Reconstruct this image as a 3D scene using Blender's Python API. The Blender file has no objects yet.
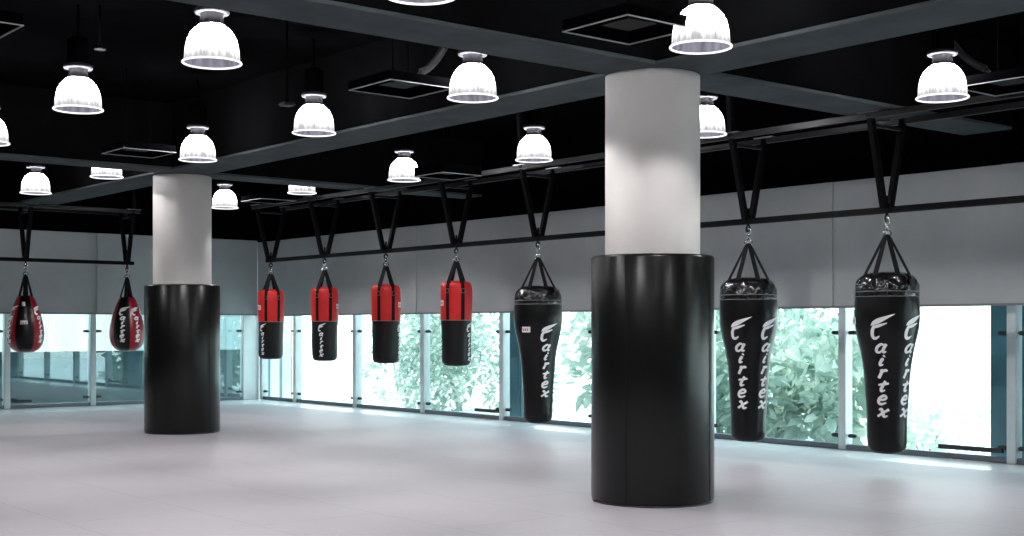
import bpy, bmesh, math, random
from mathutils import Vector, Matrix

C = bpy.context.scene.collection
SC = bpy.context.scene
PI = math.pi
rnd = random.Random(7)

# ------------------------------------------------------------------ materials
def nt_of(name):
    m = bpy.data.materials.new(name)
    m.use_nodes = True
    nt = m.node_tree
    return m, nt, nt.nodes, nt.links

def pbr(name, col, rough=.5, metal=0., spec=.5, bump=0., scale=20., var=0., vscale=4., coat=0., detail=3., sheen=0., stretch=None):
    m, nt, N, L = nt_of(name)
    b = N['Principled BSDF']
    b.inputs['Base Color'].default_value = (*col, 1)
    b.inputs['Roughness'].default_value = rough
    b.inputs['Metallic'].default_value = metal
    b.inputs['Specular IOR Level'].default_value = spec
    b.inputs['Coat Weight'].default_value = coat
    b.inputs['Coat Roughness'].default_value = .12
    tc = N.new('ShaderNodeTexCoord')
    src = tc.outputs['Object']
    if stretch:
        mp = N.new('ShaderNodeMapping')
        mp.inputs['Scale'].default_value = stretch
        L.new(src, mp.inputs['Vector']); src = mp.outputs['Vector']
    if bump:
        n = N.new('ShaderNodeTexNoise')
        n.inputs['Scale'].default_value = scale; n.inputs['Detail'].default_value = detail
        L.new(src, n.inputs['Vector'])
        bp = N.new('ShaderNodeBump')
        bp.inputs['Strength'].default_value = bump; bp.inputs['Distance'].default_value = .02
        L.new(n.outputs['Fac'], bp.inputs['Height']); L.new(bp.outputs['Normal'], b.inputs['Normal'])
    if var:
        n = N.new('ShaderNodeTexNoise')
        n.inputs['Scale'].default_value = vscale; n.inputs['Detail'].default_value = 4
        L.new(src, n.inputs['Vector'])
        cr = N.new('ShaderNodeValToRGB')
        cr.color_ramp.elements[0].position = .3; cr.color_ramp.elements[1].position = .7
        cr.color_ramp.elements[0].color = (*[c*(1-var) for c in col], 1)
        cr.color_ramp.elements[1].color = (*[min(1, c*(1+var)) for c in col], 1)
        L.new(n.outputs['Fac'], cr.inputs['Fac']); L.new(cr.outputs['Color'], b.inputs['Base Color'])
    return m

def emis(name, col, s, ribs=0):
    m, nt, N, L = nt_of(name)
    N.remove(N['Principled BSDF'])
    e = N.new('ShaderNodeEmission')
    e.inputs['Color'].default_value = (*col, 1); e.inputs['Strength'].default_value = s
    L.new(e.outputs[0], N['Material Output'].inputs['Surface'])
    if ribs:                                    # prismatic ribs of the acrylic
        tc = N.new('ShaderNodeTexCoord')
        n = N.new('ShaderNodeTexNoise'); n.inputs['Scale'].default_value = 26; n.inputs['Detail'].default_value = 2
        mp = N.new('ShaderNodeMapping'); mp.inputs['Scale'].default_value = (1, 1, .12)
        L.new(tc.outputs['Object'], mp.inputs['Vector']); L.new(mp.outputs['Vector'], n.inputs['Vector'])
        mr = N.new('ShaderNodeMapRange')
        mr.inputs['From Min'].default_value = .3; mr.inputs['From Max'].default_value = .7
        mr.inputs['To Min'].default_value = s*(1-ribs); mr.inputs['To Max'].default_value = s*(1+ribs)
        L.new(n.outputs['Fac'], mr.inputs['Value']); L.new(mr.outputs['Result'], e.inputs['Strength'])
    return m

def shade_mat(name, s_top, s_low):
    """acrylic reflector lit by a bulb near its top: brilliant crown, ribbed paler skirt"""
    m, nt, N, L = nt_of(name)
    N.remove(N['Principled BSDF'])
    e = N.new('ShaderNodeEmission'); e.inputs['Color'].default_value = (.98, .97, 1, 1)
    tc = N.new('ShaderNodeTexCoord'); sx = N.new('ShaderNodeSeparateXYZ'); L.new(tc.outputs['Object'], sx.inputs[0])
    n = N.new('ShaderNodeTexNoise'); n.inputs['Scale'].default_value = 34; n.inputs['Detail'].default_value = 3
    mp = N.new('ShaderNodeMapping'); mp.inputs['Scale'].default_value = (1, 1, .14)
    L.new(tc.outputs['Object'], mp.inputs['Vector']); L.new(mp.outputs['Vector'], n.inputs['Vector'])
    ad = N.new('ShaderNodeMath'); ad.operation = 'MULTIPLY_ADD'; ad.inputs[1].default_value = .10
    L.new(n.outputs['Fac'], ad.inputs[0]); L.new(sx.outputs['Z'], ad.inputs[2])
    mr = N.new('ShaderNodeMapRange'); mr.inputs['From Min'].default_value = .02; mr.inputs['From Max'].default_value = .30
    L.new(ad.outputs[0], mr.inputs['Value'])
    pw = N.new('ShaderNodeMath'); pw.operation = 'POWER'; pw.inputs[1].default_value = 4.5
    L.new(mr.outputs['Result'], pw.inputs[0])
    m2 = N.new('ShaderNodeMath'); m2.operation = 'MULTIPLY_ADD'; m2.inputs[1].default_value = s_top; m2.inputs[2].default_value = s_low
    L.new(pw.outputs[0], m2.inputs[0])
    n2 = N.new('ShaderNodeMath'); n2.operation = 'MULTIPLY_ADD'; n2.inputs[1].default_value = .9; n2.inputs[2].default_value = .55
    L.new(n.outputs['Fac'], n2.inputs[0])
    m3 = N.new('ShaderNodeMath'); m3.operation = 'MULTIPLY'
    L.new(m2.outputs[0], m3.inputs[0]); L.new(n2.outputs[0], m3.inputs[1])
    L.new(m3.outputs[0], e.inputs['Strength'])
    L.new(e.outputs[0], N['Material Output'].inputs['Surface'])
    return m

def glass(name, tint, refl=1.0, ior=1.5):
    m, nt, N, L = nt_of(name)
    N.remove(N['Principled BSDF'])
    t = N.new('ShaderNodeBsdfTransparent'); t.inputs['Color'].default_value = (*tint, 1)
    g = N.new('ShaderNodeBsdfGlossy'); g.inputs['Roughness'].default_value = .01
    g.inputs['Color'].default_value = (.72, .95, 1, 1)
    f = N.new('ShaderNodeFresnel'); f.inputs['IOR'].default_value = ior
    mu = N.new('ShaderNodeMath'); mu.operation = 'MULTIPLY'; mu.inputs[1].default_value = refl; mu.use_clamp = True
    mx = N.new('ShaderNodeMixShader')
    ge = N.new('ShaderNodeNewGeometry')
    m3 = N.new('ShaderNodeMath'); m3.operation = 'SUBTRACT'; m3.inputs[0].default_value = 1
    L.new(ge.outputs['Backfacing'], m3.inputs[1])
    m4 = N.new('ShaderNodeMath'); m4.operation = 'MULTIPLY'
    L.new(f.outputs[0], mu.inputs[0]); L.new(mu.outputs[0], m4.inputs[0]); L.new(m3.outputs[0], m4.inputs[1])
    L.new(m4.outputs[0], mx.inputs['Fac'])
    L.new(t.outputs[0], mx.inputs[1]); L.new(g.outputs[0], mx.inputs[2])
    L.new(mx.outputs[0], N['Material Output'].inputs['Surface'])
    return m

def leaf_mat(name, a, b, trans=.45):
    m, nt, N, L = nt_of(name)
    N.remove(N['Principled BSDF'])
    tc = N.new('ShaderNodeTexCoord')
    n = N.new('ShaderNodeTexNoise'); n.inputs['Scale'].default_value = 2.2; n.inputs['Detail'].default_value = 3
    L.new(tc.outputs['Object'], n.inputs['Vector'])
    cr = N.new('ShaderNodeValToRGB')
    cr.color_ramp.elements[0].position = .35; cr.color_ramp.elements[1].position = .65
    cr.color_ramp.elements[0].color = (*a, 1); cr.color_ramp.elements[1].color = (*b, 1)
    L.new(n.outputs['Fac'], cr.inputs['Fac'])
    d = N.new('ShaderNodeBsdfDiffuse'); t = N.new('ShaderNodeBsdfTranslucent')
    L.new(cr.outputs['Color'], d.inputs['Color']); L.new(cr.outputs['Color'], t.inputs['Color'])
    mx = N.new('ShaderNodeMixShader'); mx.inputs['Fac'].default_value = trans
    L.new(d.outputs[0], mx.inputs[1]); L.new(t.outputs[0], mx.inputs[2])
    gl = N.new('ShaderNodeBsdfGlossy'); gl.inputs['Roughness'].default_value = .35
    m2 = N.new('ShaderNodeMixShader'); m2.inputs['Fac'].default_value = .06
    L.new(mx.outputs[0], m2.inputs[1]); L.new(gl.outputs[0], m2.inputs[2])
    L.new(m2.outputs[0], N['Material Output'].inputs['Surface'])
    return m

def floor_mat():
    m, nt, N, L = nt_of('grey_training_mat')
    b = N['Principled BSDF']
    b.inputs['Roughness'].default_value = .5
    b.inputs['Specular IOR Level'].default_value = .45
    tc = N.new('ShaderNodeTexCoord')
    mp = N.new('ShaderNodeMapping')
    mp.inputs['Rotation'].default_value = (0, 0, PI/2)
    mp.inputs['Location'].default_value = (.3, .52, 0)
    L.new(tc.outputs['Object'], mp.inputs['Vector'])
    br = N.new('ShaderNodeTexBrick')
    br.inputs['Scale'].default_value = 1
    br.inputs['Brick Width'].default_value = 2; br.inputs['Row Height'].default_value = 1
    br.inputs['Mortar Size'].default_value = .004; br.inputs['Mortar Smooth'].default_value = .3
    br.inputs['Color1'].default_value = (.40, .385, .418, 1)
    br.inputs['Color2'].default_value = (.392, .378, .412, 1)
    br.inputs['Mortar'].default_value = (.25, .24, .27, 1)
    L.new(mp.outputs['Vector'], br.inputs['Vector'])
    n = N.new('ShaderNodeTexNoise'); n.inputs['Scale'].default_value = 1.1; n.inputs['Detail'].default_value = 5
    L.new(tc.outputs['Object'], n.inputs['Vector'])
    mr = N.new('ShaderNodeMapRange'); mr.inputs['To Min'].default_value = .9; mr.inputs['To Max'].default_value = 1.08
    L.new(n.outputs['Fac'], mr.inputs['Value'])
    mx = N.new('ShaderNodeMix'); mx.data_type = 'RGBA'; mx.blend_type = 'MULTIPLY'; mx.inputs['Factor'].default_value = 1
    L.new(br.outputs['Color'], mx.inputs['A']); L.new(mr.outputs['Result'], mx.inputs['B'])
    L.new(mx.outputs['Result'], b.inputs['Base Color'])
    n2 = N.new('ShaderNodeTexNoise'); n2.inputs['Scale'].default_value = 220
    L.new(tc.outputs['Object'], n2.inputs['Vector'])
    bp = N.new('ShaderNodeBump'); bp.inputs['Strength'].default_value = .08; bp.inputs['Distance'].default_value = .002
    L.new(n2.outputs['Fac'], bp.inputs['Height']); L.new(bp.outputs['Normal'], b.inputs['Normal'])
    return m

M = {
    'floor': floor_mat(),
    'border': pbr('pale_floor_border', (.80, .83, .84), .2, spec=.6, var=.05),
    'ceiling': pbr('black_ceiling_paint', (.0022, .0022, .0025), .95, spec=.0, var=.3),
    'beam': pbr('floor_lit_beam_grey', (.062, .072, .077), .85, spec=.1, bump=.15, scale=9, var=.18, vscale=3, stretch=(1, 1, 1)),
    'shaded_sides': pbr('shaded_beam_black', (.004, .0042, .0044), .95, spec=.0, bump=.15, scale=9, var=.2),  # same beam as above, its sides blackened to hold the shade
    'wall': pbr('grey_wall_paint', (.2, .21, .22), .8, spec=.2, var=.05),
    'wallfar': pbr('dull_plaster', (.16, .16, .165), .85, spec=.2, var=.1),
    'blind': pbr('grey_blind_cloth', (.42, .445, .45), .85, spec=.15, bump=.12, scale=260, var=.06, vscale=1.5),
    'hem': pbr('blind_hem_bar', (.2, .21, .22), .5),
    'alu': pbr('brushed_aluminium', (.60, .68, .69), .4, metal=.2, var=.06),
    'sill': pbr('dark_sill_frame', (.13, .16, .19), .4, metal=.4),
    'clamp': pbr('gunmetal_clamp', (.05, .055, .06), .35, metal=.6),
    'glass': glass('teal_tinted_glass', (.90, .965, .955), 1.2),
    'glassb': glass('mirroring_tinted_glass', (.82, .88, .87), 4.6),
    'column': pbr('cream_column_paint', (.66, .64, .62), .6, spec=.3, bump=.04, scale=30, var=.03),
    'pad': pbr('black_vinyl_pad', (.003, .0035, .003), .28, spec=.4, bump=.06, scale=4, coat=.0, stretch=(1, 1, .25)),
    'steel': pbr('black_powder_coat_steel', (.0025, .0025, .003), .5, spec=.08),
    'rail': pbr('dark_rail_steel', (.010, .010, .0105), .42, spec=.3),
    'bolt': pbr('zinc_bolt', (.3, .33, .34), .35, metal=.9),
    'leather': pbr('black_leather', (.0035, .004, .0042), .3, spec=.32, bump=.22, scale=9, coat=.0, stretch=(1, 1, .6)),
    'gloss': pbr('wrinkled_gloss_vinyl', (.006, .006, .007), .18, spec=.7, bump=1.0, scale=13, coat=.8, detail=2),
    'blackv': pbr('black_vinyl_shell', (.006, .0065, .007), .4, spec=.35, bump=.3, scale=8, stretch=(1, 1, .5)),
    'red': pbr('bright_red_vinyl', (.62, .018, .016), .42, spec=.4, bump=.25, scale=10, var=.08, vscale=9),
    'dred': pbr('deep_red_leather', (.30, .006, .016), .33, spec=.5, bump=.2, scale=9, coat=.2),
    'web': pbr('black_webbing', (.007, .007, .008), .8, spec=.2, bump=.3, scale=120),
    'chrome': pbr('bright_chrome', (.75, .77, .8), .16, metal=1),
    'white': pbr('white_print', (.88, .9, .92), .5),
    'tag': pbr('white_patch', (.78, .78, .78), .6),
    'tagred': pbr('red_print', (.5, .03, .03), .6),
    'pipe': pbr('grey_piping', (.16, .16, .165), .45),
    'piptan': pbr('tan_piping', (.3, .2, .16), .5),
    'shade': shade_mat('glowing_acrylic', 115.0, .62),
    'rim': emis('lit_acrylic_rim', (.97, .97, 1), 1.6),
    'liner': emis('acrylic_inside', (.52, .5, .62), .50, .35),
    'lampmet': pbr('lamp_grey_metal', (.025, .025, .028), .5, spec=.2),
    'lampcap': pbr('lamp_pale_cap', (.05, .05, .056), .5, spec=.2),
    'vframe': pbr('diffuser_frame', (.33, .34, .33), .5),
    'vbox': pbr('diffuser_box', (.002, .002, .0025), .9, spec=0),
    'vin': pbr('diffuser_damper', (.008, .0085, .009), .6, spec=.1),
    'duct': pbr('black_duct', (.003, .003, .0035), .9, spec=0),
    'flex': pbr('grey_flex_hose', (.035, .035, .037), .6, spec=.3, bump=.4, scale=60),
    'ground': pbr('pale_paving', (.74, .76, .75), .9, spec=.2, var=.05, vscale=1),
    'parapet': pbr('dark_parapet', (.035, .06, .068), .8, var=.15),
    'pier': pbr('blue_grey_cladding', (.05, .13, .17), .5, var=.25, vscale=2),
    'annex': pbr('pale_teal_cladding', (.20, .32, .34), .5, var=.15, vscale=1.5),
    'whitewall': pbr('white_render', (.55, .55, .54), .9, spec=.2, var=.04),
    'bark': pbr('tree_bark', (.30, .33, .30), .9, bump=.5, scale=12, var=.3),
    'leafA': leaf_mat('feathery_leaf', (.22, .34, .30), (.52, .62, .54)),
    'leafB': leaf_mat('broad_leaf', (.24, .37, .31), (.58, .68, .60)),
    'leafC': leaf_mat('pale_leaf', (.55, .70, .58), (.70, .80, .68)),
    'flower': pbr('pale_blossom', (.75, .55, .45), .7),
}

# ------------------------------------------------------------------ mesh builder
class MB:
    def __init__(s):
        s.bm = bmesh.new()
    def face(s, vs, smooth=False):
        try:
            f = s.bm.faces.new(vs); f.smooth = smooth; return f
        except ValueError:
            return None
    def box(s, lo, hi, bev=0.):
        r = bmesh.ops.create_cube(s.bm, size=1)
        vs = r['verts']
        c = [(a+b)/2 for a, b in zip(lo, hi)]; d = [abs(b-a) for a, b in zip(lo, hi)]
        bmesh.ops.scale(s.bm, vec=d, verts=vs); bmesh.ops.translate(s.bm, vec=c, verts=vs)
        if bev:
            es = list({e for v in vs for e in v.link_edges})
            bmesh.ops.bevel(s.bm, geom=es, offset=bev, segments=2, affect='EDGES')
        return s
    def bar(s, p, q, w, h, up=(0, 0, 1), bev=0.):
        p, q = Vector(p), Vector(q); d = q-p; l = d.length; z = d.normalized()
        u = Vector(up)
        if abs(z.dot(u)) > .999: u = Vector((0, 1, 0))
        x = u.cross(z).normalized(); y = z.cross(x)
        r = bmesh.ops.create_cube(s.bm, size=1); vs = r['verts']
        bmesh.ops.scale(s.bm, vec=(w, h, l), verts=vs)
        m = Matrix((x, y, z)).transposed().to_4x4(); m.translation = (p+q)/2
        bmesh.ops.transform(s.bm, matrix=m, verts=vs)
        if bev:
            es = list({e for v in vs for e in v.link_edges})
            bmesh.ops.bevel(s.bm, geom=es, offset=bev, segments=2, affect='EDGES')
        return s
    def tube(s, pts, r, n=10, closed=False):
        pts = [Vector(p) for p in pts]; k = len(pts); rings = []
        prev = None
        for i, p in enumerate(pts):
            if closed: t = (pts[(i+1) % k]-pts[i-1]).normalized()
            else: t = (pts[min(i+1, k-1)]-pts[max(i-1, 0)]).normalized()
            if prev is None:
                a = Vector((0, 0, 1)) if abs(t.z) < .9 else Vector((1, 0, 0))
                x = a.cross(t).normalized()
            else:
                x = (prev - t*prev.dot(t)).normalized()
            prev = x; y = t.cross(x)
            rr = r[i] if isinstance(r, (list, tuple)) else r
            rings.append([s.bm.verts.new(p+(x*math.cos(2*PI*j/n)+y*math.sin(2*PI*j/n))*rr) for j in range(n)])
        for i in range(k if closed else k-1):
            a, b = rings[i], rings[(i+1) % k]
            for j in range(n): s.face([a[j], a[(j+1) % n], b[(j+1) % n], b[j]], True)
        if not closed:
            s.face(rings[0][::-1]); s.face(rings[-1])
        return s
    def lathe(s, prof, n=48, c=(0, 0, 0), a0=0., a1=2*PI, wob=None):
        full = abs(a1-a0-2*PI) < 1e-6
        cols = n if full else n+1
        rings = []
        for r, z in prof:
            if r < 1e-6:
                rings.append([s.bm.verts.new((c[0], c[1], c[2]+z))])
            else:
                ring = []
                for j in range(cols):
                    a = a0+(a1-a0)*j/n
                    rr = r*(wob(a, z) if wob else 1)
                    ring.append(s.bm.verts.new((c[0]+rr*math.sin(a), c[1]-rr*math.cos(a), c[2]+z)))
                rings.append(ring)
        for A, B in zip(rings, rings[1:]):
            for j in range(n):
                k = (j+1) % cols
                if len(A) == 1 and len(B) == 1: continue
                if len(A) == 1: s.face([A[0], B[k], B[j]], True)
                elif len(B) == 1: s.face([A[j], A[k], B[0]], True)
                else: s.face([A[j], A[k], B[k], B[j]], True)
        return s
    def poly(s, pts, d):
        """prism: polygon pts (3d) extruded by vector d"""
        a = [s.bm.verts.new(p) for p in pts]; b = [s.bm.verts.new(Vector(p)+Vector(d)) for p in pts]
        s.face(a); s.face(b[::-1]); n = len(a)
        for i in range(n): s.face([a[i], b[i], b[(i+1) % n], a[(i+1) % n]])
        return s
    def build(s, name, mat, parent=None, loc=None, fix=True):
        if fix: bmesh.ops.recalc_face_normals(s.bm, faces=s.bm.faces)
        me = bpy.data.meshes.new(name); s.bm.to_mesh(me); s.bm.free()
        me.materials.append(mat)
        o = bpy.data.objects.new(name, me); C.objects.link(o)
        if parent: o.parent = parent
        if loc: o.location = loc
        return o

def tag(o, label, cat, group=None, kind=None):
    o['label'] = label; o['category'] = cat
    if group: o['group'] = group
    if kind: o['kind'] = kind
    return o

def thing(name, label, cat, loc=(0, 0, 0), rz=0, group=None):
    o = bpy.data.objects.new(name, None); C.objects.link(o)
    o.empty_display_size = .2
    o.location = loc; o.rotation_euler = (0, 0, rz)
    return tag(o, label, cat, group)

def struct(o, label=None, cat=None):
    o['kind'] = 'structure'
    if label: o['label'] = label; o['category'] = cat
    return o

def sgroup(name, label, cat, loc=(0, 0, 0)):
    o = bpy.data.objects.new(name, None); C.objects.link(o); o.location = loc
    return struct(o, label, cat)

# ------------------------------------------------------------------ the room
XW, YB = 12.55, 23.13           # inner face of window wall / of glazed back wall
X0, Y0 = -4.0, -4.0
ZC = 4.3
struct(MB().box((X0, Y0, -.3), (11.80, 21.75, 0)).build('floor', M['floor']), 'grey floor of training mats with fine seams', 'floor')
struct(MB().box((11.80, Y0, -.3), (XW+.1, YB+.12, -.004)).build('trim_1', M['border']), 'pale hard floor border along the long window wall', 'floor border')
struct(MB().box((X0, 21.75, -.3), (11.80, YB+.12, -.004)).build('trim_2', M['border']), 'pale hard floor border along the glazed end wall', 'floor border')
struct(MB().box((X0-.2, Y0-.2, ZC), (XW+.3, YB+.3, ZC+.25)).build('ceiling', M['ceiling']), 'black painted ceiling slab above the lamps', 'ceiling')
struct(MB().box((XW-.02, Y0, 3.085), (XW+.3, YB+.3, ZC)).build('wall_right', M['ceiling']), 'black bulkhead wall above the long row of blinds', 'wall')
struct(MB().box((X0, YB-.02, 3.12), (XW-.02, YB+.3, ZC)).build('wall_back', M['ceiling']), 'black bulkhead wall above the end blinds', 'wall')
struct(MB().box((X0-.2, Y0-.2, -.3), (X0, YB+.3, ZC)).build('wall_left', M['wallfar']), 'plain dull wall opposite the windows', 'wall')
struct(MB().box((X0, Y0-.2, -.3), (XW+.3, Y0, ZC)).build('wall_front', M['wallfar']), 'plain dull wall behind the viewer', 'wall')
struct(MB().box((X0, YB, -.3), (4.4, YB+.2, 3.12)).build('wall_back_side', M['wallfar']), 'plain wall left of the end glazing', 'wall')

# beams: shade painted as black sides, floor bounce as a lighter added board (underside at 3.45 m)
ZB = 3.45
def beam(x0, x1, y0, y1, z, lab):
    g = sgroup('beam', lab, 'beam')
    MB().box((x0, y0, z+.03), (x1, y1, ZC)).build('shaded_sides', M['shaded_sides'], g)
    MB().box((x0, y0, z), (x1, y1, z+.03), .006).build('lit_soffit', M['beam'], g)
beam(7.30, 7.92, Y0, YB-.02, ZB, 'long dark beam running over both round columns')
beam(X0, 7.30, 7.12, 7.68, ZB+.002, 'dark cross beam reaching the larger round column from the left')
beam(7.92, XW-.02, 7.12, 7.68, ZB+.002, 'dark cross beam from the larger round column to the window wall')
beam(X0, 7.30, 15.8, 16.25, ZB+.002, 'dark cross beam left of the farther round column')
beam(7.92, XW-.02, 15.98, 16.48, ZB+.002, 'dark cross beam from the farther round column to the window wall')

# ------------------------------------------------------------------ glazing
def window_bay(idx, axis, a, b, lab, pivot=None, matg=None):
    """bay between posts at a < b; axis 'y' on the window wall, 'x' on the end wall. post stands at b (axis y) or a (axis x)"""
    W = sgroup('window_%d' % idx, lab, 'window')
    def pt(t, d, z):            # t along wall, d outwards, z up
        return (XW+d, t, z) if axis == 'y' else (t, YB+d, z)
    def bx(t0, t1, d0, d1, z0, z1, bev=0.):
        p, q = pt(t0, d0, z0), pt(t1, d1, z1)
        return MB().box(tuple(map(min, p, q)), tuple(map(max, p, q)), bev)
    g = .05
    bx(a+g, b-g, .045, .057, .06, 3.09).build('pane', matg or M['glass'], W)
    bx(a+g, b-g, .0, .10, 0, .06, .008).build('sill', M['sill'], W)
    post = b if axis == 'y' else a
    bx(post-g, post+g, -.02, .12, 0, 3.09, .006).build('mullion', M['alu'], W)
    for (tt, sg) in ((a, 1), (b, -1)):
        for z in (1.35, .16):
            m = MB()
            p = pt(tt+sg*.06, .03, z); q = pt(tt+sg*.17, .03, z)
            m.bar(p, q, .05, .045, bev=.012)
            m.build('clamp', M['clamp'], W)
    if pivot:
        t0, t1 = pivot
        bx(t0, t1, -.01, .045, .10, .15, .006).build('door_rail', M['clamp'], W)
    return W

posts = [23.08, 21.77, 19.67, 17.60, 15.52, 13.43, 11.34, 9.245, 7.14, 5.05, 2.96, 0.87, -1.2, -4.0]
wl = ['narrow glazed bay in the far corner of the long window wall',
      'window showing only white glare behind the second red and black bag',
      'window behind the third red and black bag, glare with pale leaves',
      'window full of feathery foliage behind the nearest red and black bag',
      'window behind the black tapered bag left of the large column',
      'window mostly hidden behind the large padded column',
      'window of broad leaves just right of the large column',
      'bright white window behind the nearest black tapered bag',
      'blue window strip at the right end of the row',
      'window next along the wall beyond the blue strip', 'window second along the wall beyond the blue strip',
      'window third along the wall beyond the blue strip', 'last window of the wall beside the viewer']
piv = {3: (15.62, 16.2), 7: (7.25, 8.0)}
for i in range(len(posts)-1):
    window_bay(i+1, 'y', posts[i+1], posts[i], wl[i], piv.get(i))
xposts = [4.45, 6.1, 7.63, 9.16, 10.69, 12.22]
xl = ['end wall glazing left of the first teardrop bag', 'end wall glazing at the left edge beside the first teardrop bag',
      'end wall pane between the two teardrop bags', 'end wall pane behind the second teardrop bag',
      'end wall pane beside the farther round column', ]
for i in range(len(xposts)-1):
    window_bay(20+i, 'x', xposts[i], xposts[i+1], xl[i], {2: (7.72, 8.05)}.get(i), M['glassb'])
struct(MB().box((12.17, YB-.02, 0), (12.27, YB+.12, 3.1), .006).build('trim_4', M['alu']), 'aluminium post closing the end glazing', 'post')
struct(MB().box((12.27, YB, 0), (XW-.03, YB+.1, 3.1)).build('trim_5', M['alu']), 'narrow grey corner panel between the two glass walls', 'corner panel')

# ------------------------------------------------------------------ blinds
NBL = [0]
def blind(axis, a, b, zb, zt, lab):
    NBL[0] += 1; off = .02*(NBL[0] % 2)
    t = thing('roller_blind', lab, 'window blind', ((12.40+off, (a+b)/2, zb) if axis == 'y' else ((a+b)/2, YB-.15+off, zb)), 0, 'grey roller blinds')
    h = (b-a)/2+.025
    def bx(d0, d1, z0, z1, bev=0., h=h):
        return MB().box((d0, -h, z0), (d1, h, z1), bev) if axis == 'y' else MB().box((-h, d0, z0), (h, d1, z1), bev)
    bx(-.003, .003, .0, zt-zb).build('cloth', M['blind'], t)
    bx(-.008, .008, -.012, .014, .004).build('hem_bar', M['hem'], t)
    bx(-.004, .012, zt-zb-.075, zt-zb-.004, .01).build('roller_case', M['blind'], t)
ZBL = 1.645
for a, b, lab in [(21.77, 22.96, 'narrow grey roller blind in the far room corner'),
                  (17.60, 21.77, 'wide grey roller blind behind the second and third red bags'),
                  (13.43, 17.60, 'grey roller blind behind the nearest red and black bag'),
                  (9.30, 13.43, 'grey roller blind partly hidden by the large column'),
                  (7.14, 9.30, 'grey roller blind behind the nearest tapered black bag'),
                  (2.96, 7.14, 'grey roller blind at the right end of the row, past the last seam'),
                  ]:
    blind('y', a, b, ZBL, 3.085, lab)
for a, b, lab in [(5.8, 9.2, 'grey roller blind on the end wall behind the left teardrop bag'),
                  (9.2, 12.38, 'grey roller blind on the end wall behind the farther column')]:
    blind('x', a, b, 1.665, 3.12, lab)

# ------------------------------------------------------------------ columns
def column(x, y, labc, labp):
    t = thing('round_column', labc, 'column', (x, y, 0), 0, 'round columns')
    MB().lathe([(0, 0), (.385, 0), (.385, ZB-.001), (0, ZB-.001)], 96).build('shaft', M['column'], t)
    for o in t.children: flat_caps(o)
    p = thing('column_pad', labp, 'protective padding', (x, y, 0), math.radians(20), 'black column pads')
    MB().lathe([(.392, .012), (.49, .012), (.5, .03), (.5, 1.965), (.49, 1.985), (.392, 1.985)], 96).build('padding', M['pad'], p)
    MB().lathe([(.392, .0), (.492, .0), (.496, .012), (.392, .012)], 96).build('base_strip', M['clamp'], p)
    for k in range(4):
        a = PI/2*k
        MB().bar((.5005*math.sin(a), -.5005*math.cos(a), .03), (.5005*math.sin(a), -.5005*math.cos(a), 1.965), .006, .004, (math.sin(a), -math.cos(a), 0)).build('seam', M['blackv'], p)
def flat_caps(o):
    for f in o.data.polygons:
        if abs(f.normal.z) > .9: f.use_smooth = False
column(7.648, 7.503, 'larger white round column standing right of centre', 'glossy black padding wrapped round the larger near column')
column(7.76, 16.47, 'smaller white round column farther off at left', 'glossy black padding wrapped round the farther left column')

# ------------------------------------------------------------------ lamps
ZL = 3.30
SPOT = []
def lamp_proto():
    t = thing('pendant_lamp', 'x', 'pendant lamp', (0, 0, ZL), 0, 'glowing dome lamps')
    out = [(.203, .004), (.197, .02), (.195, .05), (.191, .09), (.184, .13), (.172, .17), (.152, .208), (.126, .24), (.103, .258), (.088, .272)]
    MB().lathe(out, 48).build('shade', M['shade'], t, fix=False)
    MB().lathe([(r-.006, z) for r, z in out]+[(0, .268)], 48).build('liner', M['liner'], t, fix=False)
    MB().tube([(.206*math.cos(2*PI*i/48), .206*math.sin(2*PI*i/48), 0) for i in range(48)], .0075, 8, True).build('rim', M['rim'], t)
    MB().lathe([(0, .262), (.093, .262), (.093, .275), (.084, .285), (.08, .345), (.086, .35), (0, .35)], 32).build('neck', M['lampmet'], t)
    MB().lathe([(0, .35), (.118, .35), (.124, .362), (.118, .385), (.06, .40), (0, .40)], 32).build('cap', M['lampcap'], t)
    MB().lathe([(0, .40), (.085, .40), (.09, .41), (.09, .60), (.05, .63), (0, .63)], 24).build('ballast_housing', M['duct'], t)
    MB().lathe([(0, .63), (.012, .63), (.012, ZC-ZL-.09), (0, ZC-ZL-.09)], 10).build('stem', M['duct'], t)
    return t
LPOW = 80
LCORE = 120
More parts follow.
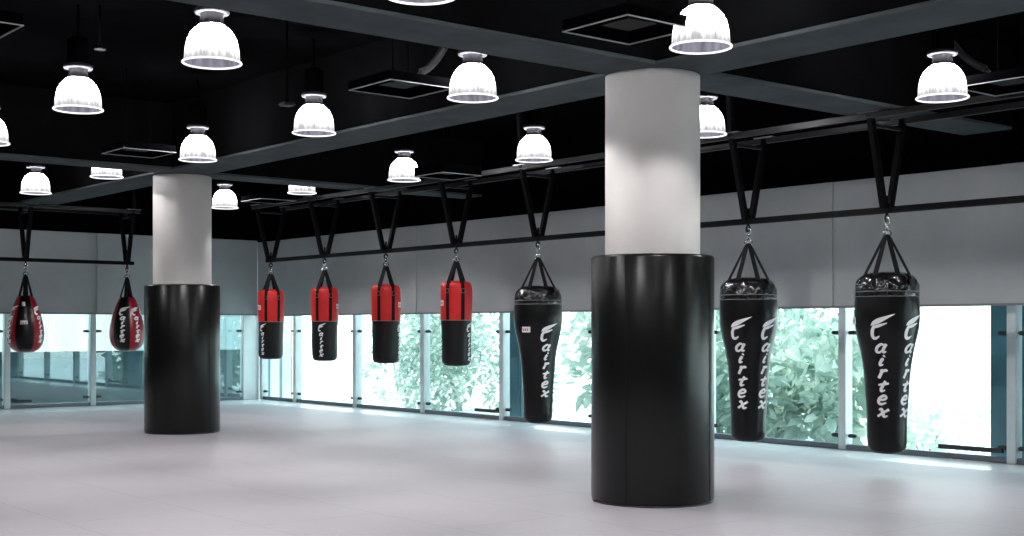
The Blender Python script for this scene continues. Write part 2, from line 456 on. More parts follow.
def place_lamps():
    p = lamp_proto()
    kids = list(p.children)
    Y = [6.04, 8.56, 11.13, 13.72, 15.95, 18.6]
    lamps = [
     (4.27, 8.58, 'large lit dome lamp near the top at upper left, largest of the left ones'),
     (4.28, 11.14, 'lit dome lamp at far upper left, below and left of the large left lamp'),
     (4.34, 13.74, 'lit dome lamp cut by the left edge of the picture'),
     (6.60, 13.61, 'lit dome lamp just above the farther column, slightly to its right'),
     (6.46, 18.39, 'small lit dome lamp lowest at far left above the first teardrop bag'),
     (6.77, 16.63, 'small lit dome lamp left of the farther column, top hidden behind a beam'),
     (9.55, 18.75, 'small lit dome lamp half hidden by the right side of the farther column'),
     (6.57, 11.03, 'lit dome lamp in front of the long beam, between the two columns at left'),
     (9.79, 16.78, 'lit dome lamp with only its lower half showing beneath the far cross beam'),
     (9.54, 13.79, 'small lit dome lamp above the hanging frame, partly covered by a ceiling vent box'),
     (6.58, 8.52, 'large lit dome lamp left of the larger column, before the long beam'),
     (9.54, 11.22, 'lit dome lamp above the tapered bag left of the larger column'),
     (6.58, 6.00, 'largest lit dome lamp, directly right above the larger column'),
     (9.58, 8.68, 'lit dome lamp half hidden behind the right side of the larger column'),
     (9.57, 6.06, 'lit dome lamp alone at the upper right'),
     (4.32, 6.08, 'lit dome lamp cut by the top edge, only its rim in view'),
     (4.3, 3.5, 'dome lamp above the near floor, outside the frame at top'),
     (6.57, 3.5, 'dome lamp beyond the upper right frame edge, before the long beam'),
     (9.55, 3.5, 'dome lamp beyond the upper right frame edge, by the windows'),
     (2.03, 6.04, 'dome lamp overhead nearest the viewer, outside the frame'),
     (2.03, 8.56, 'dome lamp outside the frame, left of the large upper left lamp'),
     (4.3, 16.0, 'dome lamp outside the frame at far left'),
     (2.03, 3.5, 'dome lamp directly over the viewer, outside the frame'),
    ]
    for i, (x, y, lab) in enumerate(lamps):
        if i == 0: r = p
        else:
            r = p.copy(); C.objects.link(r)
            for k in kids:
                c = k.copy(); C.objects.link(c); c.parent = r
        r.location = (x, y, ZL+(.09 if 16.5 < y < 17 else 0)); r['label'] = lab; r.rotation_euler = (0, 0, i*1.3)
        ld = bpy.data.lights.new('lamp_bulb', 'SPOT')
        ld.energy = LPOW*(.35 if i == 5 else 1); ld.spot_size = math.radians(156); ld.spot_blend = .35
        ld.shadow_soft_size = .016; ld.color = (1, .965, .965)
        lo = bpy.data.objects.new('lamp_bulb', ld); C.objects.link(lo)
        lo.parent = r; lo.location = (0, 0, .085)
        ld = bpy.data.lights.new('lamp_bulb_core', 'SPOT')      # the reflector's tight downward beam
        ld.energy = LCORE*(.35 if i == 5 else 1); ld.spot_size = math.radians(54); ld.spot_blend = 1
        ld.shadow_soft_size = .045; ld.color = (1, .965, .965)
        lo = bpy.data.objects.new('lamp_bulb_core', ld); C.objects.link(lo)
        lo.parent = r; lo.location = (0, 0, .10)
place_lamps()

# ------------------------------------------------------------------ ceiling air vents
def vent(x, y, lab, z=3.4, s=.315, H=.07):
    t = thing('ceiling_vent', lab, 'air vent', (x, y, z), 0, 'square black ceiling vents')
    f = MB(); w = .010
    f.box((-s, -s, 0), (s, -s+w, .007)); f.box((-s, s-w, 0), (s, s, .007))
    f.box((-s, -s+w, 0), (-s+w, s-w, .007)); f.box((s-w, -s+w, 0), (s, s-w, .007))
    f.build('frame', M['vframe'], t)
    h = MB(); e = s-.004; w = .012
    h.box((-e, -e, .007), (e, -e+w, H)); h.box((-e, e-w, .007), (e, e, H))
    h.box((-e, -e+w, .007), (-e+w, e-w, H)); h.box((e-w, -e+w, .007), (e, e-w, H)); h.box((-e, -e, H), (e, e, H+.012))
    h.build('housing', M['vbox'], t)
    d = MB(); d.box((-s*.42, -s*.42, .04), (s*.42, s*.42, .047)); d.box((-.02, -.02, .047), (.02, .02, H)); d.build('damper', M['vin'], t)
    for k in (-1, 1):
        MB().lathe([(0, H+.012), (.006, H+.012), (.006, ZC-z), (0, ZC-z)], 8, (k*.25, k*.25, 0)).build('hanger_rod', M['duct'], t)
for x, y, lab in [(6.17, 6.28, 'square vent frame above the larger column, overlapping the largest lamp'),
                  (6.22, 9.04, 'thin outlined square vent left of the larger column, between two beams'),
                  (10.05, 5.74, 'square vent at the upper right edge beside the lone right lamp'),
                  (2.67, 9.03, 'square vent cut by the upper left corner'),
                  (6.17, 14.23, 'faint square vent left of the farther column above a beam'),
                  (10.08, 18.3, 'square vent box above the first two red and black bags')]:
    vent(x, y, lab)
vent(9.28, 12.5, 'square vent box hiding part of the small lamp above the third red bag', 3.21, .29, .10)

# small ceiling fixtures
def at(px, py, z):            # point seen at a pixel of the photograph, at height z (used once, to find real places)
    d = 1305*(z-1.4)/(328.4-py); t = (px-512)/1305
    return (d*(.6348+.7727*t), d*(.7727-.6348*t))
x, y = at(287, 106, 3.38)
s_ = thing('ceiling_sensor', 'small flat sensor plate on a thin drop rod left of the centre lamp', 'ceiling sensor', (x, y, 3.38))
MB().box((-.06, -.06, 0), (.06, .06, .03), .01).build('sensor_plate', M['lampmet'], s_)
MB().lathe([(0, .03), (.011, .03), (.011, ZC-3.38), (0, ZC-3.38)], 10).build('drop_rod', M['duct'], s_)
x, y = at(100, 50, 3.9)
s_ = thing('sprinkler', 'tiny pale sprinkler head above the far upper left lamp', 'sprinkler', (x, y, 3.9))
MB().lathe([(0, 0), (.05, 0), (.05, .012), (.018, .02), (.015, .05), (0, .05)], 16).build('deflector', M['lampcap'], s_)
MB().lathe([(0, .05), (.012, .05), (.012, ZC-3.9), (0, ZC-3.9)], 10).build('drop_pipe', M['duct'], s_)
def hose(a, b, za, zb, lab):
    p = Vector((*at(*a, za), za)); q = Vector((*at(*b, zb), zb))
    t = thing('flexible_hose', lab, 'flexible hose', p)
    d = q-p
    MB().tube([d*u+Vector((0, 0, -.05*math.sin(u*PI))) for u in [i/8 for i in range(9)]], .035, 12).build('hose_tube', M['flex'], t)
    MB().tube([(0, 0, .02), (0, 0, ZC-za)], .012, 8).build('hanger', M['duct'], t)
    MB().tube([d*1.0, d*1.0+d.normalized()*.05], .018, 10).build('nozzle', M['lampcap'], t)
hose((447, 42), (421, 72), 3.95, 3.65, 'short grey flexible hose beside the large lamp left of centre')
hose((948, 38), (986, 69), 4.25, 3.9, 'grey flexible hose above the lone right lamp')
# ------------------------------------------------------------------ hanging frames
XBAR, ZBAR = 10.74, 2.536
YBAR = 21.8
ZR = 3.415
def frame(axis, spots, ends, lab, extra_posts=()):
    t = thing('hanging_frame', lab, 'bag frame', (0, 0, 0))
    def P(u, v, z):            # u along the bar, v across (towards the wall = +)
        return (XBAR+v, u, z) if axis == 'y' else (u, YBAR+v, z)
    a, b = ends
    MB().bar(P(a, 0, ZBAR), P(b, 0, ZBAR), .062, .062, bev=.006).build('crossbar', M['steel'], t)
    for v in (-.27, .27):
        MB().bar(P(a, v, ZR), P(b, v, ZR), .05, .058, bev=.005).build('rail', M['rail'], t)
    for u in spots:
        for sg in (-1, 1):
            MB().bar(P(u, sg*.05, ZBAR+.02), P(u, sg*.27, ZR+.02), .062, .062, up=((1, 0, 0) if axis == 'x' else (0, 1, 0)), bev=.006).build('leg', M['steel'], t)
        MB().bar(P(u, -.25, ZR-.085), P(u, .25, ZR-.085), .03, .03).build('tie_bar', M['rail'], t)
        m = MB()
        c = Vector(P(u, 0, ZBAR))
        m.tube([c+Vector((0, 0, -.05)), c+Vector((0, 0, .14))], .014, 10)
        m.lathe([(0, .035), (.035, .035), (.035, .06), (0, .06)], 6, c)
        ax = Vector((1, 0, 0)) if axis == 'y' else Vector((0, 1, 0))
        m.tube([c+Vector((0, 0, -.075))+(ax*math.cos(q)+Vector((0, 0, 1))*math.sin(q))*.03 for q in [2*PI*i/16 for i in range(16)]], .009, 8, True)
        m.build('eye_bolt', M['steel'], t)
        for v in (-.27, .27):
            m = MB(); p = P(u, v, ZR+.034)
            du = Vector(P(1, 0, 0))-Vector(P(0, 0, 0))
            m.bar(Vector(p)-du*.12, Vector(p)+du*.12, .09, .01)
            for s in (-.09, .09): m.lathe([(0, -.028), (.016, -.028), (.016, 0), (0, 0)], 6, Vector(p)+du*s)
            m.build('fixing_plate', M['bolt'], t)
    for u, v in extra_posts:
        MB().bar(P(u, v, ZR), P(u, v-.05, ZC), .062, .062, bev=.006).build('hanger_post', M['steel'], t)
    return t
DY = 1.718
ysp = [7.40+DY*i for i in range(8)]
frame('y', [7.40-DY]+ysp, (4.0, 7.40+DY*7+.14), 'long black steel hanging frame with V legs along the window wall', [(9.12, -.27), (5.68, -.27), (12.55, -.27)])
frame('x', [5.73, 7.49, 9.24], (4.6, 9.36), 'short black steel hanging frame with V legs before the end wall', [(5.73, -.27), (9.24, -.27)])

# ------------------------------------------------------------------ lettering: brush-script strokes, (x, y, width) in letter units
LET = {
 'F': [[(-.12, .60, .02), (.05, .70, .20), (.35, .80, .26), (.75, .93, .16), (1.25, 1.08, .02)],
       [(-.02, .52, .10), (.35, .58, .16), (.85, .70, .05)],
       [(.12, .60, .16), (.02, .38, .19), (.08, .14, .18), (.28, .06, .15), (.5, .16, .06)]],
 'a': [[(.76, .74, .12), (.46, .95, .20), (.12, .60, .24), (.14, .16, .24), (.44, .02, .18), (.70, .34, .14), (.80, .84, .14)],
       [(.88, .97, .22), (.72, .34, .24), (.84, .03, .2), (1.04, .14, .08)]],
 'i': [[(.34, .62, .10), (.54, .76, .22), (.40, .32, .24), (.46, .03, .2), (.72, .12, .08)],
       [(.56, 1.0, .2), (.64, 1.14, .22)]],
 'r': [[(.22, .86, .12), (.42, .88, .24), (.28, .02, .24)],
       [(.30, .44, .10), (.50, .80, .20), (.72, .92, .22), (.90, .80, .16)]],
 't': [[(.62, 1.18, .2), (.42, .28, .24), (.52, .02, .2), (.80, .14, .08)],
       [(.06, .72, .14), (.5, .80, .2), (.98, .90, .14)]],
 'e': [[(.18, .46, .14), (.60, .54, .18), (.76, .78, .18), (.48, .98, .2), (.16, .66, .24), (.16, .22, .24), (.46, .0, .2), (.86, .18, .1)]],
 'x': [[(.04, .80, .1), (.24, .92, .22), (.46, .50, .26), (.68, .06, .22), (.98, .16, .1)],
       [(.94, .88, .22), (.50, .50, .18), (.06, .06, .2)]],
}
def smooth(pts, n=4):
    out = []
    for i in range(len(pts)-1):
        p0 = pts[max(i-1, 0)]; p1 = pts[i]; p2 = pts[i+1]; p3 = pts[min(i+2, len(pts)-1)]
        for k in range(n):
            t = k/n
            out.append(tuple(.5*((2*b)+(-a+c)*t+(2*a-5*b+4*c-d)*t*t+(-a+3*b-3*c+d)*t**3) for a, b, c, d in zip(p0, p1, p2, p3)))
    out.append(pts[-1]); return out
def lettering(Rf, phi, ztop, zbot, w, parent, fs=1.0, bold=1.0):
    """a column of upright script letters wrapped on a body of radius Rf(z), centred on angle phi"""
    m = MB(); tot = ztop-zbot
    def put(x, y):              # x sideways metres, y height -> surface
        r = Rf(y)*1.008+.0055; a = phi+x/max(r, .05)
        return m.bm.verts.new((r*math.sin(a), -r*math.cos(a), y))
    def ribbon(st, x0, y0, sx, sy):
        pts = smooth(st)
        q = [((p[0]+.22*p[1]-.55)*sx+x0, p[1]*sy+y0, max(p[2], .02)*bold*sx*.5) for p in pts]
        prev = None
        for i in range(len(q)):
            a = q[max(i-1, 0)]; b = q[min(i+1, len(q)-1)]
            dx, dy = b[0]-a[0], b[1]-a[1]; l = math.hypot(dx, dy) or 1
            nx, ny = -dy/l, dx/l
            A = put(q[i][0]+nx*q[i][2], q[i][1]+ny*q[i][2]); B = put(q[i][0]-nx*q[i][2], q[i][1]-ny*q[i][2])
            if prev: m.face([prev[0], prev[1], B, A], True)
            prev = (A, B)
    hF = tot*.25; pitch = (tot-hF)/6
    for st in LET['F']: ribbon(st, 0, ztop-hF*.95, w*1.25*fs, hF*.92)
    for i, c in enumerate('airtex'):
        y = ztop-hF-pitch*(i+1)+pitch*.12
        for st in LET[c]: ribbon(st, 0.01*i*w, y, w*.95, pitch*.68)
    return m.build('lettering', M['white'], parent, fix=False)

def patch(Rf, phi, z, w, h, parent, name='label_patch', mark=True):
    m = MB(); n = 6
    g = []
    for k in range(2):
        zz = z+h*(k-.5); row = []
        for i in range(n+1):
            r = Rf(z)*1.008+.006; a = phi+(i/n-.5)*w/r
            row.append(m.bm.verts.new((r*math.sin(a), -r*math.cos(a), zz)))
        g.append(row)
    for i in range(n): m.face([g[0][i], g[0][i+1], g[1][i+1], g[1][i]])
    o = m.build(name, M['tag'], parent, fix=False)
    if mark:
        m = MB(); g = []
        for k in range(2):
            zz = z+h*.2*(k-.5)*2; row = []
            for i in range(n+1):
                r = Rf(z)*1.008+.0075; a = phi+(i/n-.5)*w*.72/r
                row.append(m.bm.verts.new((r*math.sin(a), -r*math.cos(a), zz)))
            g.append(row)
        for i in range(0, n, 2): m.face([g[0][i], g[0][i+1], g[1][i+1], g[1][i]])
        m.build('printed_line', M['tagred'], o, fix=False)
    return o

def prof_fn(prof):
    pr = sorted(prof, key=lambda p: p[1])
    def f(z):
        if z <= pr[0][1]: return pr[0][0]
        for (r0, z0), (r1, z1) in zip(pr, pr[1:]):
            if z <= z1: return r0+(r1-r0)*(z-z0)/max(z1-z0, 1e-6)
        return pr[-1][0]
    return f

def strap(m, a, r0, z0, r1, z1, w=.045, th=.008):
    """flat belt from the ring (r0,z0) to the bag shoulder (r1,z1) at angle a"""
    d = Vector((math.sin(a), -math.cos(a), 0)); s = Vector((math.cos(a), math.sin(a), 0))
    p, q = d*r0+Vector((0, 0, z0)), d*r1+Vector((0, 0, z1))
    n = (q-p).cross(s).normalized()
    for i in range(1):
        vs = []
        for c, hw in ((p, w*.42), (q, w*.5)):
            vs.append([m.bm.verts.new(c+s*e*hw+n*g*th) for e, g in ((-1, -.5), (1, -.5), (1, .5), (-1, .5))])
        A, B = vs
        m.face(A); m.face(B[::-1])
        for k in range(4): m.face([A[k], A[(k+1) % 4], B[(k+1) % 4], B[k]])

def hook(parent, zt, zb):
    """swivel hook from the eye bolt (zt) down to the strap ring (zb)"""
    m = MB()
    h = zt-zb
    m.tube([(.026*math.cos(q), 0, zt-.028+.034*math.sin(q)) for q in [2*PI*i/18 for i in range(18)]], .0085, 8, True)
    m.lathe([(0, zt-.115), (.014, zt-.112), (.02, zt-.10), (.02, zt-.075), (.012, zt-.062), (0, zt-.06)], 14)
    m.tube([(0, .03*math.cos(q), zt-.135+.03*math.sin(q)) for q in [2*PI*i/18 for i in range(18)]], .009, 8, True)
    m.tube([(.038*math.cos(q), .038*math.sin(q)*.3, zb+.0+.03*math.sin(q)) for q in [2*PI*i/18 for i in range(18)]], .009, 8, True)
    m.tube([(0, 0, zt-.16), (0, 0, zb)], .009, 8)
    return m.build('swivel_hook', M['chrome'], parent)

def bag_root(x, y, zb, label, group):
    v = Vector((x, y)).normalized()
    rz = math.atan2(-v.x, v.y)
    return thing('punching_bag', label, 'punching bag', (x, y, zb), rz, group)

ZEYE = ZBAR-.105

def tapered(x, y, label, texts, badge=None, seed=0, ztxt=(1.325, .355)):
    zb = .20
    t = bag_root(x, y, zb, label, 'black tapered punching bags')
    zr = 2.31-zb
    body = [(0, 0), (.10, .004), (.15, .02), (.175, .055), (.184, .12), (.190, .34), (.204, .58), (.221, .80), (.236, .91), (.255, 1.01),
            (.281, 1.12), (.300, 1.23), (.306, 1.34), (.304, 1.43), (.300, 1.50)]
    body = [(max(r, 0), z) for r, z in smooth(body, 2)]
    def wob(a, z): return 1+.010*math.sin(3*a+z*9+seed)*math.sin(z*7+seed)+.006*math.sin(7*a+z*17+seed*2)
    MB().lathe(body, 72, wob=wob).build('body', M['leather'], t)
    cap = [(.300, 1.50), (.302, 1.535), (.299, 1.58), (.288, 1.635), (.262, 1.685), (.215, 1.72), (.14, 1.738), (0, 1.745)]
    cap = [tuple(p) for p in smooth(cap, 3)]
    def wob2(a, z):
        k = max(0, min(1, (z-1.52)/.12))
        return 1+k*(.016*math.sin(9*a+z*31+seed)+.012*math.sin(17*a-z*47+seed)+.010*math.sin(5*a+z*70))
    MB().lathe(cap, 96, wob=wob2).build('cap', M['gloss'], t)
    for z in (1.503, 1.552):
        MB().tube([(.3035*math.sin(q), -.3035*math.cos(q), z) for q in [2*PI*i/64 for i in range(64)]], .0045, 6, True).build('piping', M['pipe'], t)
    for k, a in enumerate((-58, -8-30, 28, 68, 150, 215) if False else (-62, -28, 26, 64)):
        m = MB(); strap(m, math.radians(a), .018, zr-.01, .235, 1.70, .05); m.build('strap', M['web'], t)
    hook(t, ZEYE+.03-zb, zr)
    Rf = prof_fn(body)
    for a, z0, z1 in texts:
        lettering(Rf, math.radians(a), z0-zb, z1-zb, .108, t, fs=1.15, bold=1.2)
    if badge:
        a, z = badge
        patch(Rf, math.radians(a), z-zb, .12, .07, t, 'badge')
    return t

def straight(x, y, label, wa, text, lab, seed=0):
    zb = .885
    t = bag_root(x, y, zb, label, 'red and black punching bags')
    H = 1.165; zs = .625
    lo = [(0, 0), (.12, .004), (.17, .018), (.192, .05), (.2, .10), (.201, .3), (.203, .5), (.207, zs)]
    up = [(.209, zs), (.214, zs+.04), (.216, zs+.2), (.216, zs+.38), (.213, zs+.455), (.2, zs+.50), (.17, zs+.525), (.1, zs+.54), (0, zs+.542)]
    def wob(a, z): return 1+.012*math.sin(3*a+z*10+seed)+.008*math.sin(6*a-z*15+seed*3)
    MB().lathe(lo, 64, wob=wob).build('lower_shell', M['blackv'], t)
    MB().lathe([tuple(p) for p in smooth(up, 2)], 64, wob=lambda a, z: 1+.010*math.sin(5*a+z*13+seed)).build('upper_shell', M['red'], t)
    MB().tube([(.2145*math.sin(q), -.2145*math.cos(q), zs) for q in [2*PI*i/48 for i in range(48)]], .005, 6, True).build('piping', M['piptan'], t)
    zr = 2.335-zb; Ru = prof_fn(up)
    for a in (*wa, wa[0]+180, wa[1]+180):
        A = math.radians(a)
        m = MB()
        d = Vector((math.sin(A), -math.cos(A), 0)); s = Vector((math.cos(A), math.sin(A), 0))
        zz = [zs+.006, zs+.1, zs+.25, zs+.38, zs+.455, zs+.5, zs+.525]
        prev = None
        for z in zz:
            r = Ru(z)*1.012+.005
            c = d*r+Vector((0, 0, z))
            cur = [m.bm.verts.new(c-s*.026-d*.004), m.bm.verts.new(c-s*.012), m.bm.verts.new(c+s*.012), m.bm.verts.new(c+s*.026-d*.004)]
            if prev:
                for k in range(3): m.face([prev[k], prev[k+1], cur[k+1], cur[k]], True)
            prev = cur
        w = m.build('webbing', M['web'], t)
        b = MB(); c = d*(Ru(zs+.40)*1.012+.012)+Vector((0, 0, zs+.40))
        for z1 in (-.028, .028): b.bar(c-s*.024+Vector((0, 0, z1)), c+s*.024+Vector((0, 0, z1)), .006, .006)
        for s1 in (-.024, .024): b.bar(c+s*s1-Vector((0, 0, .028)), c+s*s1+Vector((0, 0, .028)), .006, .006)
        b.build('buckle', M['pipe'], w)
        m = MB(); strap(m, A, .016, zr-.012, .196, zs+.512, .066); m.build('strap', M['web'], t)
    hook(t, ZEYE+.03-zb, zr)
    lettering(prof_fn(lo), math.radians(text), zs-.035, .07, .062, t, fs=1.1, bold=1.3)
    patch(prof_fn(up), math.radians(lab), zs+.235, .085, .075, t)
    return t

def teardrop(x, y, label, a0, texts, lab=None, seed=0):
    zb = 1.0
    t = bag_root(x, y, zb, label, 'red and black teardrop bags')
    pr = [(0, 0), (.10, .006), (.17, .03), (.232, .085), (.272, .16), (.291, .25), (.294, .33), (.285, .42), (.264, .53), (.236, .64), (.205, .74), (.172, .83), (.145, .89), (.122, .93), (.10, .945), (0, .947)]
    prs = [tuple(p) for p in smooth(pr, 2)]
    prs = [(max(r, 0), z) for r, z in prs]
    for k in range(6):
        a = math.radians(a0-30+60*k)
        o = MB().lathe(prs, 12, a0=a, a1=a+math.radians(60), wob=lambda q, z, a=a: 1+.012*math.sin((q-a)*3)).build('panel', M['leather'] if k % 2 == 0 else M['dred'], t)
        o['label'] = 'black panel' if k % 2 == 0 else 'deep red panel'
    Rf = prof_fn(pr)
    zr = 2.30-zb
    for a in (a0-52, a0+8, a0+60, a0+190):
        m = MB(); strap(m, math.radians(a), .016, zr-.01, .118, .925, .06); m.build('strap', M['web'], t)
    hook(t, ZEYE+.03-zb, zr)
    for a in texts: lettering(Rf, math.radians(a), .77, .16, .088, t, fs=1.1, bold=1.45)
    if lab is not None:
        patch(Rf, math.radians(lab), .49, .115, .075, t)
        patch(Rf, math.radians(lab-4), .78, .05, .11, t, 'hanger_tab', False)
    return t

tapered(XBAR, ysp[0], 'black tapered bag nearest the viewer, before the white window at right', [(-13, 1.525, .545), (50, 1.525, .545)], (-78, 1.47), 1.0)
tapered(XBAR, ysp[1], 'black tapered bag hanging close right of the large padded column', [(-20, 1.51, .545), (44, 1.51, .545)], None, 2.3)
tapered(XBAR, ysp[3], 'black tapered bag hanging left of the large padded column', [(24, 1.455, .53)], (-30, 1.385), 3.1)
straight(XBAR, ysp[4], 'red and black cylinder bag closest to the tapered bags, before dense foliage', (-33, 24), 56, -62, .3)
straight(XBAR, ysp[5], 'third red and black cylinder bag from the corner, leaves reflected on its side', (-28, 29), 66, 64, 1.7)
straight(XBAR, ysp[6], 'second red and black cylinder bag from the corner, against white glare', (-32, 24), -16, 64, 2.9)
straight(XBAR, ysp[7], 'red and black cylinder bag nearest the room corner', (-22, 36), -42, -58, 4.2)
teardrop(7.49, YBAR, 'left teardrop bag with a black front panel and white label', -3, (52, -62), -5, .4)
teardrop(9.24, YBAR, 'right teardrop bag beside the farther column, white script on its black panel', -20, (-17, 36, 84), None, 1.9)

# ------------------------------------------------------------------ outside
def shrub(name, x, y, z0, label, cat, r, h, n, size, mat, seed, trunk=.05, zc=.55, group=None, shape='oval', squash=.5, stems=2):
    R = random.Random(seed)
    t = thing(name, label, cat, (x, y, z0), 0, group)
    m = MB()
    for i in range(n):
        while True:
            p = Vector((R.uniform(-1, 1), R.uniform(-1, 1), R.uniform(-1, 1)))
            if p.length <= 1: break
        p *= p.length**-.25 if p.length > .05 else 1
        # crowns made of lobes
        lob = Vector((math.sin(seed+i % 7*2.4), math.cos(seed*2+i % 7*1.7), math.sin(i % 7*1.1+seed)))*.55
        q = lob+p*.55
        c = Vector((q.x*r, q.y*r, h*zc+q.z*h*(1-zc)*1.0))
        if c.z < .02: c.z = .02+R.random()*.1
        d = Vector((q.x+R.gauss(0, .6), q.y+R.gauss(0, .6), R.gauss(.1, .6))).normalized()
        s = size*R.uniform(.6, 1.25)
        u = d.cross(Vector((R.gauss(0, 1), R.gauss(0, 1), R.gauss(0, 1)))).normalized()
        nn = d.cross(u)
        w = s*squash*.5
        tip = c+d*s-Vector((0, 0, s*.25))
        mid1 = c+d*s*.35; mid2 = c+d*s*.72-Vector((0, 0, s*.08))
        a = m.bm.verts.new(c); e = m.bm.verts.new(tip)
        l1 = m.bm.verts.new(mid1+u*w+nn*w*.25); r1 = m.bm.verts.new(mid1-u*w+nn*w*.25)
        l2 = m.bm.verts.new(mid2+u*w*.8+nn*w*.2); r2 = m.bm.verts.new(mid2-u*w*.8+nn*w*.2)
        k1 = m.bm.verts.new(mid1); k2 = m.bm.verts.new(mid2)
        for f in ((a, l1, k1), (a, k1, r1), (l1, l2, k2, k1), (k1, k2, r2, r1), (l2, e, k2), (k2, e, r2)): m.face(list(f), True)
    m.build('foliage', mat, t, fix=False)
    for k in range(stems):
        a = k*2.4+seed
        e = Vector((math.cos(a)*r*.5, math.sin(a)*r*.5, h*zc))
        m = MB(); m.tube([Vector((math.cos(a)*trunk*1.2, math.sin(a)*trunk*1.2, 0)), e*.45+Vector((.03, 0, h*.05)), e], [trunk, trunk*.7, trunk*.3], 8)
        m.build('stem', M['bark'], t)
    return t

ZG = -.35
struct(MB().box((XW+.12, -30, ZG-.2), (70, 70, ZG)).build('ground', M['ground']), 'pale sunlit paving outside the windows', 'ground')
struct(MB().box((-30, YB+.2, ZG-.2), (XW+.12, 70, ZG)).build('ground_end', M['ground']), 'pale paving outside the end wall', 'ground')
def seen(px, X):                # place outside, X metres out, in line with a photo column
    t = (px-512)/1305
    return X*(.7727-.6348*t)/(.6348+.7727*t)
# piers and neighbouring walls
for (y0, y1, lab) in ((6.2, 7.62, 'blue grey outer pier beyond the right end window'), (15.55, 15.85, 'blue grey outer pier behind the tapered bag left of the large column')):
    p = thing('outer_pier', lab, 'pier', (13.1, (y0+y1)/2, ZG), 0, 'outer piers')
    MB().box((-.16, -(y1-y0)/2, 0), (.16, (y1-y0)/2, 4.4), .02).build('pier_shaft', M['pier'], p)
    MB().box((-.2, -(y1-y0)/2-.04, 0), (.2, (y1-y0)/2+.04, .14), .01).build('plinth', M['sill'], p)
b = thing('outbuilding', 'pale teal clad outbuilding wall outside the room corner', 'building', (13.8, 28.37, ZG))
MB().box((-.6, -3.3, 0), (.6, 3.3, 4.2), .03).build('wall_body', M['annex'], b)
for k in range(4):
    MB().box((-.55+k*.29, -3.34, .1), (-.33+k*.29, -3.3, 4.0), .01).build('cladding_panel', M['alu'], b)
pw = thing('parapet_wall', 'dark low parapet wall outside the end glazing', 'low wall', (5.5, 24.75, ZG))
MB().box((-12, -.1, 0), (7.6, .1, 1.27), .01).build('wall_body', M['parapet'], pw)
MB().box((-12, -.13, 1.27), (7.6, .13, 1.31), .01).build('coping', M['parapet'], pw)
nb = thing('white_building', 'white rendered building across from the end glazing', 'building', (4, 36, ZG))
MB().box((-20, 0, 0), (16, 3, 7), .05).build('facade', M['whitewall'], nb)
for k in range(9):
    MB().box((-18+k*3.6, -.25, 0), (-17.3+k*3.6, 0, 6.6), .03).build('pilaster', M['whitewall'], nb)
for k in range(8):
    f = MB().box((-16.6+k*3.6, -.03, .9), (-15.2+k*3.6, .02, 2.6), .01).build('window_frame', M['alu'], nb)
    MB().box((-16.5+k*3.6, -.04, 1.0), (-15.3+k*3.6, -.028, 2.5)).build('pane', M['alu'], f)

# foliage
shrub('tree', 16.8, seen(463, 16.8), ZG, 'feathery green tree filling the window behind the nearest red and black bag', 'tree', 1.5, 3.0, 3800, .16, M['leafA'], 3, .06, .46, 'garden plants', stems=1)
shrub('tree', 18.6, seen(440, 18.6), ZG, 'second feathery tree standing farther behind the nearest red and black bag', 'tree', 1.5, 2.8, 1800, .17, M['leafA'], 5, .05, .5, 'garden plants', stems=1)
shrub('tree', 20.5, seen(400, 20.5), ZG, 'pale thin leaved tree behind the third red and black bag', 'tree', 1.6, 3.3, 700, .15, M['leafC'], 8, .05, .62, 'garden plants')
pls = [(612, 15.2, .7, 2.4, 'M', 'leafy shrub showing just left of the large padded column'),
       (665, 15.6, .9, 2.3, 'M', 'broad leaf plant hidden behind the large padded column'),
       (722, 14.9, .75, 2.2, 'M', 'broad leaf plant between the large column and the tapered bag'),
       (775, 15.1, .8, 1.9, 'M', 'broad leaf plant low behind the right side of the tapered bag by the large column'),
       (800, 16.4, 1.1, 2.7, 'M', 'tall broad leaf plant at the middle of the leafy window right of the column'),
       (832, 15.0, .6, 1.9, 'M', 'broad leaf plant beside the post of the leafy window'),
       (860, 15.6, .65, 2.0, 'S', 'leafy shrub glimpsed left of the nearest tapered bag'),
       (925, 15.4, .7, .75, 'S', 'low pale shrub at the foot of the white window'),
       ]
for i, (px, X, r, h, k, lab) in enumerate(pls):
    if k == 'M': shrub('broad_leaf_plant', X, seen(px, X), ZG, lab, 'plant', r, h, 420, .27, M['leafB'], 20+i, .03, .5, 'garden plants', squash=.5)
    else: shrub('shrub', X, seen(px, X), ZG, lab, 'shrub', r, h, 420, .15, M['leafC'], 20+i, .02, .5, 'garden plants')
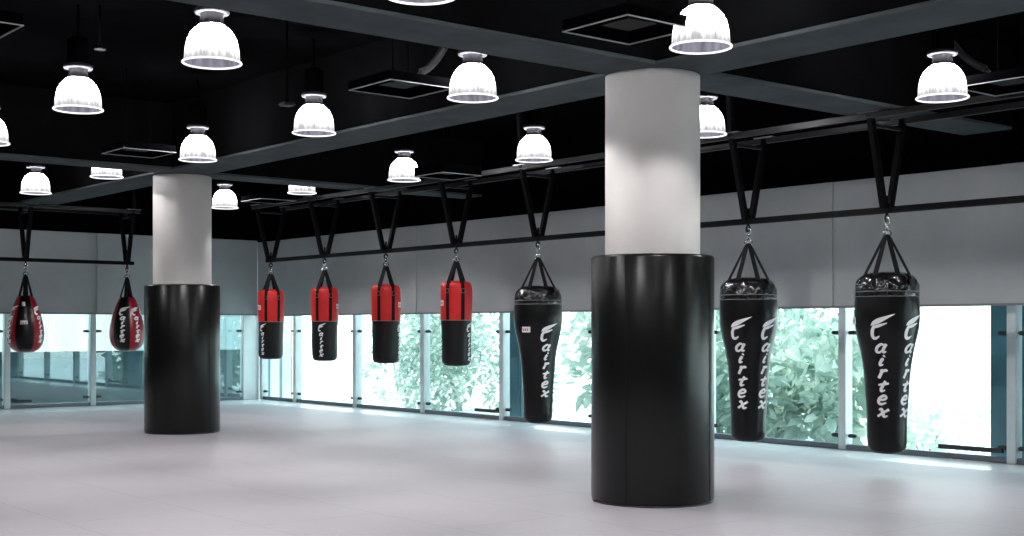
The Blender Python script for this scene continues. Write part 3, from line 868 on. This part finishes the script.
for k, (px, X, lab) in enumerate(((640, 19, 'dense leafy hedge tree behind the large column'), (730, 18.5, 'dense leafy hedge tree behind the tapered bag by the column'), (810, 18.8, 'dense leafy hedge tree behind the broad leaf plants'))):
    shrub('tree', X, seen(px, X), ZG, lab, 'tree', 1.15, 3.3, 1300, .2, M['leafA'], 40+k, .06, .5, 'garden plants')

# ------------------------------------------------------------------ light, sky, camera
w = bpy.data.worlds.new('World'); SC.world = w; w.use_nodes = True
nt = w.node_tree; N, L = nt.nodes, nt.links
bg = N['Background']
tc = N.new('ShaderNodeTexCoord'); sp = N.new('ShaderNodeSeparateXYZ'); cr = N.new('ShaderNodeValToRGB')
L.new(tc.outputs['Generated'], sp.inputs[0])
mr = N.new('ShaderNodeMapRange'); mr.inputs['From Min'].default_value = 0; mr.inputs['From Max'].default_value = .8
L.new(sp.outputs['Z'], mr.inputs['Value']); L.new(mr.outputs['Result'], cr.inputs['Fac'])
cr.color_ramp.elements[0].color = (.97, 1, 1, 1); cr.color_ramp.elements[1].color = (.72, .87, 1, 1)
L.new(cr.outputs['Color'], bg.inputs['Color']); bg.inputs['Strength'].default_value = 4.3

sl = bpy.data.lights.new('sun', 'SUN'); sl.energy = 5.0; sl.angle = math.radians(3); sl.color = (1, .97, .9)
so = bpy.data.objects.new('sun', sl); C.objects.link(so); so.location = (0, 0, 20)
so.rotation_euler = Vector((.40, .12, -.91)).to_track_quat('-Z', 'Y').to_euler()

cam = bpy.data.cameras.new('camera'); co = bpy.data.objects.new('camera', cam); C.objects.link(co)
cam.sensor_width = 36; cam.lens = 1305/1024*36; cam.shift_y = 60.4/1024; cam.clip_end = 300
co.location = (0, 0, 1.4); co.rotation_euler = (PI/2, 0, -math.atan2(.6348, .7727))
SC.camera = co
SC.view_settings.view_transform = 'Standard'
SC.view_settings.look = 'None'
SC.view_settings.exposure = 0; SC.view_settings.gamma = 1
SC.view_settings.use_curve_mapping = False
SC.cycles.max_bounces = 8; SC.cycles.diffuse_bounces = 4; SC.cycles.transparent_max_bounces = 16
